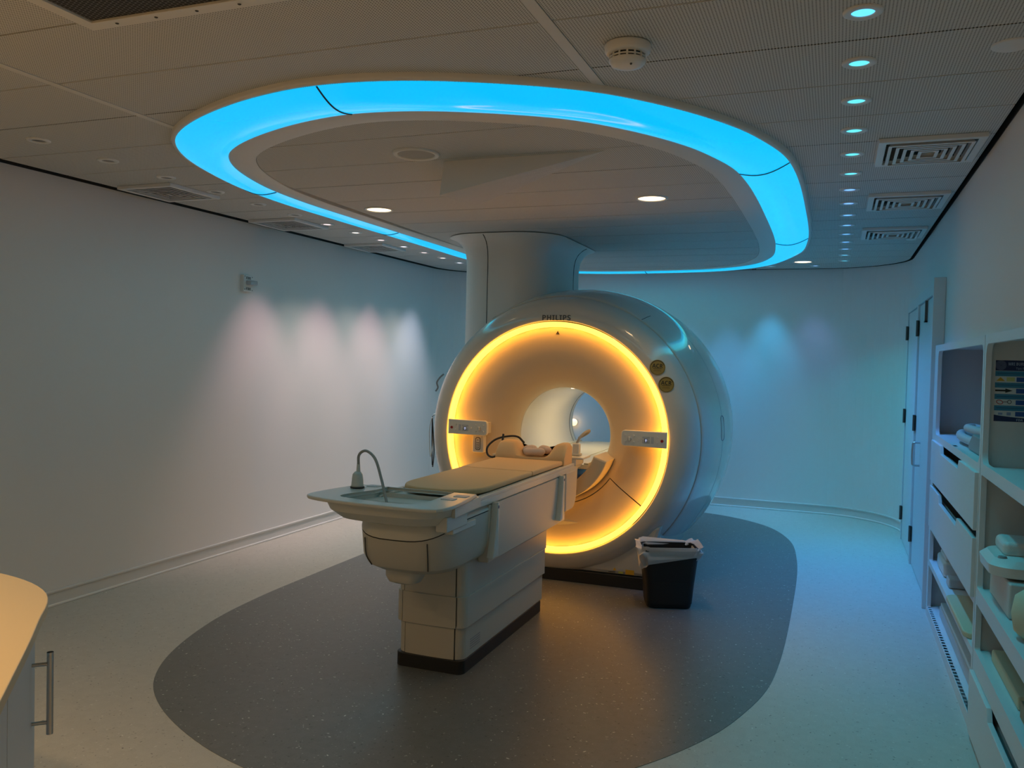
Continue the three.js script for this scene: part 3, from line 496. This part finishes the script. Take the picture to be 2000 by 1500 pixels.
  for (const [x, z] of [[-0.305, -3.80], [0.225, -3.72], [0.205, -3.62]]) mesh('socket_lid', slab(rrPts(x - 0.035, x + 0.035, zl(z) - 0.028, zl(z) + 0.028, 0.012), 0.9295, 0.9325, 0.001), M.lightGrey, table);
  const tr = (e, y, f) => offset(lip, -e, false).map(p => [p[0], y, p[1]]);
  const hullRing = (s, zf, y, x0, x1) => { const out = []; for (let i = 0; i <= 24; i++) { const a = (180 - 180 * i / 24) * D, c = Math.sign(Math.cos(a)) * Math.abs(Math.cos(a)) ** 0.55; out.push([(x0 + x1) / 2 + (x1 - x0) / 2 * c, y, zl(zf) - 0.22 + 0.22 * Math.abs(Math.sin(a)) ** 0.7]); } return [...out, [x1, y, zl(-3.74)], [x0, y, zl(-3.74)]]; };
  mesh('foot_tray', loft([hullRing(1, -3.45, 0.818, -0.26, 0.22), hullRing(1, -3.40, 0.832, -0.32, 0.25), hullRing(1, -3.365, 0.87, -0.365, 0.268), hullRing(1, -3.355, 0.913, -0.385, 0.275)], true, false, 0.5), M.tray, table);
  mesh('tray_floor', span(-0.30, 0.2, 0.872, 0.884, zl(-3.86), zl(-3.46)), M.tray, table);
  mesh('grommet', cyl(0.028, 0.028, 0.006, 0.075, 0.887, zl(-3.50), 24).scale(1, 1, 1), M.rubber, table);
  mesh('bracket', [span(0.21, 0.268, 0.80, 0.87, zl(-3.70), zl(-3.47), 0.006), span(0.215, 0.262, 0.775, 0.81, zl(-3.82), zl(-3.55), 0.006)], M.tray, table);
  // head-end trays
  mesh('head_tray', span(0.15, 0.318, 0.93, 0.944, zl(-5.69), zl(-5.495), 0.006), M.tray, table); mesh('head_tray', span(-0.318, -0.15, 0.93, 0.944, zl(-5.69), zl(-5.495), 0.006), M.tray, table);
  mesh('head_tray_box', span(0.14, 0.27, 0.884, 0.932, zl(-5.69), zl(-5.495), 0.008), M.tray, table); mesh('head_tray_box', span(-0.27, -0.14, 0.884, 0.932, zl(-5.69), zl(-5.495), 0.008), M.tray, table);
  mesh('head_deck', span(-0.25, 0.25, 0.858, 0.894, zl(-5.72), zl(-5.5), 0.006), M.tray, table);
}
{ // mattress
  const z = v => v + 4.65, t = thing('table_mattress', 'long tan padded mattress lying on the patient table', 'mattress', [TX, 0.906, -4.65]);
  const foot = Array.from({ length: 17 }, (_, i) => { const a = (180 - 180 * i / 16) * D; return [0.232 * Math.sign(Math.cos(a)) * Math.abs(Math.cos(a)) ** 0.75, z(-4.08) + 0.24 * Math.abs(Math.sin(a)) ** 0.9]; });
  mesh('pad', slab([...foot, [0.232, z(-4.72)], [-0.232, z(-4.72)]], 0, 0.030, 0.011, 4), M.pad, t);
  mesh('pad', slab([[-0.235, z(-4.724)], [0.235, z(-4.724)], [0.235, z(-5.302)], [-0.235, z(-5.302)]], 0, 0.031, 0.010, 4), M.pad, t);
}
{ // shoulder and head rest
  const t = thing('head_rest', 'tan moulded head and shoulder rest with a scooped neck opening on the table', 'head rest', [TX, 0.906, -5.32]);
  const prof = (y, dip, hw) => { const out = []; for (let i = 0; i <= 40; i++) { const x = -hw + 2 * hw * i / 40, k = 1 / (1 + Math.exp((Math.abs(x - 0.02) - 0.115) / 0.014)), e = Math.min(1, (hw - Math.abs(x)) / 0.02); out.push([x, Math.max(0.03, y * (0.85 + 0.15 * Math.sqrt(Math.max(0, e)))) - k * dip]); } return out; };
  const rg = (zz, y, dip, hw = 0.245) => [...prof(y, dip, hw).map(p => [p[0], p[1], zz]), [hw, 0.0, zz], [-hw, 0.0, zz]];
  mesh('rest', loft([rg(0.015, 0.034, 0), rg(0.01, 0.056, 0.012), rg(-0.01, 0.088, 0.045), rg(-0.04, 0.125, 0.085), rg(-0.06, 0.138, 0.10), rg(-0.15, 0.14, 0.10), rg(-0.165, 0.128, 0.095)], true, true, 0.7), M.pad, t);
}
for (const [x, y, z, ry, rz, l, label] of [[-1.935, 0.99, -5.42, 0.35, 0.1, 0.035, 'pinkish cloth bolster at the left in the head rest scoop'], [-1.832, 0.992, -5.43, -0.3, -0.1, 0.03, 'pinkish cloth bolster at the back right in the head rest scoop'], [-1.880, 0.983, -5.350, 0.04, 0.02, 0.085, 'pinkish cloth bolster at the front of the head rest scoop']])
  tag((() => { const g = new THREE.CapsuleGeometry(0.034, l, 8, 20).rotateZ(Math.PI / 2), p = g.attributes.position; for (let i = 0; i < p.count; i++) { const k = 1 + 0.07 * Math.sin(p.getX(i) * 70 + p.getY(i) * 50); p.setXYZ(i, p.getX(i), p.getY(i) * 0.8 * k, p.getZ(i) * k); } g.computeVertexNormals(); const m = mesh('cloth_bolster', g, M.towel); m.position.set(x, y, z); m.rotation.set(0, ry, rz); return m; })(), label, 'bolster', 'bolsters in the head rest');
{ // plug with grey cable at the foot end
  const t = thing('coil_plug', 'white plug with grey cable standing on the foot end socket of the table', 'plug', [TX - 0.345, 0.934, -3.70]);
  mesh('body', latheY([[0.0001, 0], [0.034, 0], [0.031, 0.012], [0.028, 0.05], [0.025, 0.068], [0.014, 0.080], [0.0001, 0.082]], 28), M.tray, t);
  mesh('strain_relief', cyl(0.008, 0.011, 0.05, 0.004, 0.10, 0, 16), M.tray, t); mesh('seal', cyl(0.036, 0.036, 0.006, 0, 0.001, 0, 28), M.black, t);
  mesh('cable', tube([[0.004, 0.11, 0], [0.012, 0.165, 0.01], [0.06, 0.192, 0.03], [0.13, 0.165, 0.06], [0.20, 0.07, 0.11], [0.245, 0.0, 0.15], [0.27, -0.036, 0.175]], 0.007, 60, 10), M.cable, t);
}
{ // head-end plugs
  const t = thing('coil_cable', 'black looped cable with plug on the left head tray of the table', 'cable', [TX - 0.22, 0.945, -5.60]);
  mesh('plug', [cyl(0.016, 0.02, 0.05, 0, 0.025, 0, 18), box(0.03, 0.02, 0.06, 0, 0.056, 0.0, 0.006)], M.tray, t);
  mesh('loop', tube([[0.10, 0.075, 0.07], [0.05, 0.112, 0.06], [-0.03, 0.112, 0.06], [-0.11, 0.085, 0.10], [-0.15, 0.03, 0.14], [-0.135, -0.015, 0.16], [-0.095, -0.028, 0.17], [-0.055, -0.005, 0.16], [-0.045, 0.05, 0.13], [-0.045, 0.13, 0.10]], 0.0075, 90, 10), M.blackCable, t);
  const u = thing('coil_plug', 'white plug with short grey cable loop on the right head tray of the table', 'plug', [TX + 0.235, 0.945, -5.62]);
  mesh('body', [box(0.05, 0.085, 0.05, 0, 0.043, 0, 0.012), box(0.064, 0.016, 0.062, 0, 0.008, 0, 0.005)], M.tray, u);
  mesh('cable', tube([[0, 0.08, 0], [0.015, 0.12, -0.02], [0.04, 0.155, -0.06], [0.05, 0.165, -0.14], [0.02, 0.14, -0.2], [-0.05, 0.10, -0.22]], 0.009, 40, 10), M.cable, u);
  const v = thing('coil_mount', 'low tan coil base behind the head rest on the table', 'coil', [TX + 0.03, 0.896, -5.60]);
  mesh('base', box(0.20, 0.06, 0.17, 0, 0.03, 0, 0.012), M.tan, v); for (let i = 0; i < 4; i++) mesh('rib', box(0.17, 0.02, 0.018, 0, 0.068, -0.06 + i * 0.04, 0.005), M.tan, v);
}

// ---------------------------------------------------------------- waste bin
{
  const t = thing('waste_bin', 'black waste bin with a clear plastic liner beside the scanner foot', 'waste bin', [-0.995, 0.002, -5.56], 20 * D);
  const R = (hw, hd, y, r = 0.05) => rrPts(-hw, hw, -hd, hd, r, 8).map(p => [p[0], y, p[1]]).reverse();
  mesh('bucket', loft([R(0.14, 0.095, 0.0), R(0.145, 0.10, 0.012), R(0.182, 0.13, 0.375), R(0.19, 0.137, 0.378), R(0.19, 0.137, 0.388), R(0.178, 0.126, 0.388), R(0.15, 0.105, 0.03)], true, true, 0.4), M.bin, t);
  const n = 96, pos = [], rows = 10, base = rrPts(-0.192, 0.192, -0.139, 0.139, 0.055, 24);
  const L = (i, k) => {
    const p = base[i % base.length], u = k / rows, ang = Math.atan2(p[1], p[0]), wob = 0.011 * Math.sin(ang * 7 + k * 1.3) + 0.009 * Math.sin(ang * 15 - k * 1.6) + 0.005 * Math.sin(ang * 31 + k);
    const corner = Math.exp(-(((ang - 2.75 + Math.PI * 3) % (2 * Math.PI) - Math.PI) ** 2) / 0.18), len = 0.065 + 0.075 * corner + 0.012 * Math.sin(ang * 3 + 1);
    const inside = Math.max(0, 0.35 - u) / 0.35, s = 1 - 0.10 * inside + (0.02 + 0.07 * corner * Math.sin(u * 3)) * Math.min(1, u * 2) + wob / 0.19;
    const y = u < 0.35 ? 0.33 + 0.075 * Math.sin(u / 0.35 * Math.PI / 2) : 0.405 - len * ((u - 0.35) / 0.65) ** 1.3; return [p[0] * s, y + wob * 0.8, p[1] * s];
  };
  mesh('liner', loft(Array.from({ length: rows + 1 }, (_, k) => base.map((_, i) => L(i, k)).reverse()), false, false, 1.2), M.liner, t, 'crumpled clear plastic liner');
}

// ---------------------------------------------------------------- left wall device
{
  const t = thing('fire_strobe', 'small white fire alarm strobe on the left wall', 'fire alarm', [XL, 2.165, -5.63]);
  mesh('back_box', box(0.034, 0.135, 0.115, 0.017, 0, 0, 0.004), M.white, t);
  mesh('lens', box(0.05, 0.036, 0.095, 0.058, 0.004, -0.012, 0.008), std([0.75, 0.77, 0.8], 0.1, { transmission: 0.5, thickness: 0.02 }), t);
  mesh('flash_tube', box(0.012, 0.012, 0.06, 0.045, 0.004, -0.012, 0.004), M.steel, t);
  for (const y of [0.042, -0.045]) mesh('lettering', words('FIRE', 0.021).rotateY(Math.PI / 2).translate(0.0342, y, 0), M.ink, t);
  for (const [y, z] of [[0.055, 0.045], [0.052, -0.045], [-0.05, 0.045], [-0.055, -0.045]]) mesh('screw', new THREE.SphereGeometry(0.004, 8, 6).translate(0.034, y, z), M.dark, t);
}

// ---------------------------------------------------------------- doors in the right wall
function door(n, z0, z1, handle) {
  const o = struct(`door_${n}`, faceX(rr(z0 + 0.006, z1 - 0.006, 0.008, 2.112, 0.002), 0.622, 0.032, 0.002), M.cabinet);
  for (const y of [1.93, 1.16, 0.25]) mesh('hinge', [cyl(0.011, 0.011, 0.13, 0.606, y, z0 - 0.002, 14), box(0.004, 0.12, 0.03, 0.619, y, z0 + 0.008)], M.bronze, o);
  for (const y of [1.94, 0.98, 0.3]) mesh('contact_strip', box(0.004, 0.13, 0.014, 0.6205, y, z1 - 0.06), M.bronze, o);
  if (handle) { mesh('closer', [box(0.018, 0.16, 0.02, 0.612, 2.03, z0 + 0.62), box(0.02, 0.012, 0.06, 0.612, 1.955, z0 + 0.60)], M.bronze, o); mesh('pull_handle', tube([[0.62, 1.035, z0 + 0.44], [0.575, 1.03, z0 + 0.44], [0.57, 1.0, z0 + 0.44], [0.57, 0.89, z0 + 0.44], [0.575, 0.862, z0 + 0.44], [0.62, 0.858, z0 + 0.44]], 0.009), M.steel, o); }
  return o;
}
const casing = (z0, z1) => { const s = new THREE.Shape(); s.moveTo(z0 - 0.05, 0); s.lineTo(z0 - 0.05, 2.2); s.lineTo(z1 + 0.05, 2.2); s.lineTo(z1 + 0.05, 0); s.lineTo(z1, 0); s.lineTo(z1, 2.118); s.lineTo(z0, 2.118); s.lineTo(z0, 0); return s; };
door(1, -7.60, -6.36, true); door(2, -8.68, -7.76, false);
struct('trim_1', faceX(casing(-7.60, -6.36), 0.606, 0.053, 0.003), M.cabinet);
struct('trim_2', faceX(casing(-8.68, -7.76), 0.612, 0.047, 0.003), M.cabinet);
struct('trim_3', span(0.585, 0.659, 0, 2.21, -6.265, -6.225, 0.003), M.cabinet);

// ---------------------------------------------------------------- built-in storage on the right
function storage(label, z0, z1, openings, shelves, drawers) {           // z0 is the far end
  const t = thing('storage_cabinet', label, 'cabinet', [0.6, 0, (z0 + z1) / 2], 0, 'built-in storage cabinets'), c = (z0 + z1) / 2, L = z => z - c;
  const s = rr(L(z0) + 0.001, L(z1) - 0.001, 0.0, 1.755, 0.002);
  for (const [a, b, ya, yb, r] of openings) s.holes.push(rr(L(a), L(b), ya, yb, r, THREE.Path));
  mesh('face_frame', faceX(s, 0, 0.022), M.cabinet, t);
  mesh('side_panel', span(0.022, 0.58, 0.02, 1.75, L(z0) + 0.002, L(z0) + 0.020), M.inside, t); mesh('side_panel', span(0.022, 0.58, 0.02, 1.75, L(z1) - 0.020, L(z1) - 0.002), M.inside, t);
  mesh('back_panel', span(0.565, 0.58, 0.02, 1.75, L(z0) + 0.02, L(z1) - 0.02), M.inside, t); mesh('top_panel', span(0.022, 0.58, 1.73, 1.75, L(z0) + 0.02, L(z1) - 0.02), M.inside, t);
  for (const y of shelves) mesh('shelf', span(0.004, 0.565, y - 0.026, y, L(z0) + 0.021, L(z1) - 0.021), M.cabinet, t);
  for (const [a, b, y0, y1, s0, s1] of drawers) {
    const d = new THREE.Shape(); d.moveTo(L(a), y0); d.lineTo(L(b), y0); d.lineTo(L(b), y1); d.lineTo(L(s1) + 0.03, y1); d.lineTo(L(s1), y1 - 0.045); d.lineTo(L(s0), y1 - 0.045); d.lineTo(L(s0) - 0.03, y1); d.lineTo(L(a), y1);
    const dr = new THREE.Group(); dr.name = 'drawer'; t.add(dr);
    mesh('front', faceX(d, -0.016, 0.02, 0.002), M.cabinet, dr); const bx = [L(a) + 0.03, L(b) - 0.03, y0 + 0.02, y1 - 0.06];
    mesh('drawer_box', [span(0.02, 0.5, bx[2], bx[2] + 0.008, bx[0], bx[1]), span(0.02, 0.03, bx[2], bx[3], bx[0], bx[1]), span(0.49, 0.5, bx[2], bx[3], bx[0], bx[1]), span(0.02, 0.5, bx[2], bx[3], bx[0], bx[0] + 0.01), span(0.02, 0.5, bx[2], bx[3], bx[1] - 0.01, bx[1])], M.inside, dr);
  }
  return t;
}
storage('white built-in cabinet with two wide drawers, next to the door', -6.12, -4.165, [[-5.95, -4.20, 1.19, 1.715, 0.05], [-5.99, -4.20, 0.60, 1.15, 0.004], [-6.03, -4.20, 0.37, 0.57, 0.01], [-6.05, -4.20, 0.06, 0.335, 0.01]], [1.19, 0.595, 0.368, 0.06], [[-6.0, -4.19, 0.895, 1.15, -5.5, -4.75], [-6.0, -4.19, 0.60, 0.86, -5.5, -4.75]]);
storage('white built-in open cabinet with the blue poster inside, nearest on the right', -4.155, -2.28, [[-4.12, -2.32, 1.20, 1.715, 0.05], [-4.12, -2.32, 0.66, 1.15, 0.01], [-4.12, -2.32, 0.39, 0.59, 0.01], [-4.12, -2.32, 0.03, 0.30, 0.004]], [1.185, 0.655, 0.385], [[-4.13, -2.31, 0.03, 0.296, -3.65, -2.9]]);
{ // poster on the inner side of the nearest cabinet
  const c = document.createElement('canvas'); c.width = 512; c.height = 660; const q = c.getContext('2d');
  q.fillStyle = '#c9cfcd'; q.fillRect(0, 0, 512, 660); q.fillStyle = '#16264f'; q.fillRect(0, 0, 512, 112);
  q.fillStyle = '#9aa6bd'; q.font = 'bold 44px sans-serif'; q.fillText('MRI BURN PREVENTION', 118, 54, 380); q.font = '30px sans-serif'; q.fillText('Tips for Radiology', 190, 96, 300);
  q.strokeStyle = '#8b97b0'; q.lineWidth = 3; for (let i = 0; i < 5; i++) { q.beginPath(); q.arc(50, 54, 12 + i * 9, 0, 6.3); q.stroke(); }
  for (let i = 0; i < 4; i++) { const y = 116 + i * 124; q.fillStyle = '#2f7d9e'; q.fillRect(0, y, 512, 56); q.fillStyle = '#1d4f70'; q.fillRect(20, y + 24, 430, 6); q.fillStyle = '#1f4f93'; q.fillRect(200, y + 64, 312, 50); }
  q.fillStyle = '#c8961e'; q.beginPath(); q.moveTo(10, 224); q.lineTo(50, 182); q.lineTo(94, 224); q.fill(); q.fillStyle = '#b9c07a'; q.fillRect(108, 182, 76, 44);
  q.fillStyle = '#111'; q.fillRect(4, 318, 110, 18); q.beginPath(); q.moveTo(100, 304); q.lineTo(168, 327); q.lineTo(100, 350); q.fill();
  q.strokeStyle = '#a04848'; q.lineWidth = 8; q.beginPath(); q.ellipse(50, 452, 30, 20, 0.3, 0, 6.3); q.stroke(); q.strokeStyle = '#333'; q.lineWidth = 6; q.beginPath(); q.arc(142, 448, 18, 0, 6.3); q.moveTo(82, 450); q.lineTo(124, 448); q.stroke();
  q.fillStyle = '#7d93b5'; q.fillRect(40, 566, 40, 24); q.fillRect(120, 560, 40, 34);
  q.fillStyle = '#14264f'; q.beginPath(); q.moveTo(0, 590); q.quadraticCurveTo(170, 620, 512, 626); q.lineTo(512, 660); q.lineTo(0, 660); q.fill(); q.fillStyle = '#aab6cc'; q.font = 'bold 34px sans-serif'; q.fillText('FDA', 210, 652);
  const tx = new THREE.CanvasTexture(c); tx.colorSpace = THREE.SRGBColorSpace;
  const p = mesh('poster', new THREE.PlaneGeometry(0.205, 0.262), std([1, 1, 1], 0.45, { map: tx })); p.position.set(0.742, 1.515, -4.1335); tag(p, 'blue and white safety poster inside the nearest cabinet', 'poster');
}
{ // things on the shelves
  const t = thing('flex_coil', 'grey hose-like coil with a box end in the upper opening of the drawer cabinet', 'coil', [0.74, 1.192, -4.85]);
  mesh('hose', tube([[-0.02, 0.03, 0.20], [-0.06, 0.035, -0.10], [-0.075, 0.04, -0.45], [-0.04, 0.045, -0.62], [0.05, 0.05, -0.52], [0.10, 0.07, -0.05], [0.10, 0.07, 0.25]], 0.024, 60, 12), M.lightGrey, t);
  mesh('hose', tube([[-0.04, 0.10, 0.2], [-0.05, 0.095, -0.12], [-0.05, 0.09, -0.40], [0.0, 0.085, -0.52], [0.08, 0.07, -0.36]], 0.022, 50, 12), M.lightGrey, t);
  mesh('box', faceX((() => { const s = new THREE.Shape(); s.moveTo(-0.02, 0); s.lineTo(0.36, 0); s.lineTo(0.36, 0.085); s.lineTo(0.06, 0.085); s.lineTo(-0.06, 0.03); s.lineTo(-0.06, 0); return s; })(), -0.09, 0.16, 0.006), M.grey, t);
  tag(mesh('foam_board', slab(rrPts(0.585, 0.80, -5.05, -4.32, 0.06), 0.371, 0.398, 0.006), M.tan), 'tan rounded board sticking out of the shelf below the drawers', 'board');
  tag(mesh('wooden_board', span(0.80, 0.98, 0.37, 0.43, -5.05, -4.3, 0.004), M.wood), 'brown wooden board on the shelf below the drawers', 'board');
  const w = thing('coil_case', 'white coil case at the far end of the shelf below the drawers', 'case', [0.74, 0.37, -5.72]);
  mesh('body', box(0.22, 0.09, 0.34, 0, 0.045, 0, 0.02), M.coil, w); mesh('lid', box(0.19, 0.03, 0.28, 0, 0.10, 0, 0.012), M.coil, w); mesh('handle', tube([[-0.06, 0.115, 0.1], [-0.06, 0.14, 0.08], [-0.06, 0.14, -0.08], [-0.06, 0.115, -0.1]], 0.008), M.lightGrey, w);
  tag(mesh('small_box', box(0.1, 0.05, 0.12, 0.68, 0.396, -5.35, 0.008), M.lightGrey), 'small grey box between the white coil case and the tan board', 'box');
  const f = thing('flat_case', 'long flat white case on the bottom shelf of the drawer cabinet', 'case', [0.78, 0.062, -5.1]);
  mesh('body', box(0.26, 0.07, 1.5, 0, 0.035, 0, 0.01), M.lightGrey, f); mesh('lid', box(0.25, 0.02, 1.48, 0, 0.078, 0, 0.006), M.coil, f);
  const h = thing('head_coil', 'white curved coil cover with a padded top in the nearest cabinet', 'coil', [0.66, 0.795, -3.70]);
  const hp = (dx, y, dz) => rrPts(-0.075 - dx, 0.26, -0.34 - dz, 0.02 + dz, 0.085, 14).map(p => [p[0], y, p[1]]).reverse();
  mesh('shell', loft([hp(-0.03, 0, -0.04), hp(0, 0.012, 0), hp(0.004, 0.05, 0.004), hp(-0.02, 0.075, -0.02)], true, true, 0.7), M.coil, h);
  mesh('pad', box(0.22, 0.06, 0.20, 0.09, 0.10, -0.20, 0.022), M.coil, h); mesh('knob', cyl(0.014, 0.017, 0.008, -0.03, 0.079, -0.05, 20), M.grey, h);
  tag(mesh('storage_box', box(0.32, 0.135, 0.42, 0.80, 0.7255, -3.86, 0.008), M.inside), 'plain box under the white coil cover in the nearest cabinet', 'box');
  tag(mesh('round_phantom', latheY([[0.0001, 0], [0.06, 0.002], [0.09, 0.03], [0.10, 0.09], [0.09, 0.15], [0.05, 0.185], [0.0001, 0.19]]).translate(0.705, 0.656, -3.40), M.foam), 'rounded pale green phantom at the right edge of the nearest cabinet', 'phantom');
  tag(mesh('foam_pad', box(0.13, 0.05, 0.55, 0.71, 0.412, -3.72, 0.008), M.foam), 'pale green foam pad on the low shelf of the nearest cabinet', 'pad');
  tag(mesh('wooden_tray', box(0.16, 0.04, 0.75, 0.87, 0.407, -3.6, 0.004), M.wood), 'brown wooden tray behind the green foam pad', 'tray');
  const k = thing('surface_coil', 'small strapped surface coil lying on the brown wooden tray', 'coil', [0.88, 0.427, -3.65]);
  mesh('loop', new THREE.TorusGeometry(0.055, 0.016, 10, 28).rotateX(1.2).translate(0, 0.07, 0), M.coil, k); mesh('strap', tube([[0, 0.02, 0.06], [0.0, 0.06, 0.14], [0.02, 0.04, 0.24], [0, 0.016, 0.3]], 0.014), M.dark, k);
  tag(mesh('brown_carton', box(0.14, 0.06, 0.14, 0.71, 0.418, -3.31, 0.004), std([0.33, 0.27, 0.18], 0.7)), 'brown carton in front of the green foam pad', 'carton');
}

// ---------------------------------------------------------------- counter at the lower left
{
  const t = thing('counter_cabinet', 'beige topped white counter cabinet at the lower left', 'counter', [-2.2, 0, -1.2]);
  const pts = spline([[-3.4, -1.83], [-2.8, -1.83], [-2.42, -1.822], [-2.19, -1.785], [-2.04, -1.722], [-1.95, -1.652], [-1.86, -1.555], [-1.73, -1.42], [-1.47, -1.14], [-1.0, -0.64]].map(p => [p[0], 0, p[1]]), 60).map(p => [p.x + 2.2, p.z + 1.2]);
  const full = [...pts, [-1.2, 0.56]];
  mesh('worktop', slab(full, 0.89, 0.92, 0.003), M.counter, t);
  const inset = offset(pts, 0.035, false), body = [...inset, [-1.15, 0.5]];
  mesh('body', slab(body, 0.08, 0.888), M.cabinet, t); mesh('plinth', slab([...offset(pts, 0.09, false), [-1.1, 0.45]], 0, 0.08), M.black, t);
  // doors on the slanted face
  const dir = [0.686, 0.728], nrm = [0.728, -0.686];
  const P = (s, o) => [-1.905 + 2.2 + dir[0] * s + nrm[0] * o - nrm[0] * 0.035, -1.60 + 1.2 + dir[1] * s + nrm[1] * o - nrm[1] * 0.035];
  for (const [a, b] of [[0.015, 0.42], [0.428, 0.85]]) mesh('door', slab([P(a, 0.001), P(b, 0.001), P(b, 0.019), P(a, 0.019)], 0.1, 0.875, 0.002), M.cabinet, t);
  const hx = (y, o) => { const p = P(0.07, o); return [p[0], y, p[1]]; };
  mesh('handle', [tube([hx(0.83, 0.06), hx(0.62, 0.06)], 0.008, 4, 12), tube([hx(0.80, 0.015), hx(0.80, 0.06)], 0.005, 2, 10), tube([hx(0.65, 0.015), hx(0.65, 0.06)], 0.005, 2, 10)], M.steel, t);
}

scene.traverse(o => { if (o.isMesh) o.castShadow = o.receiveShadow = true; });
renderer.render(scene, camera);
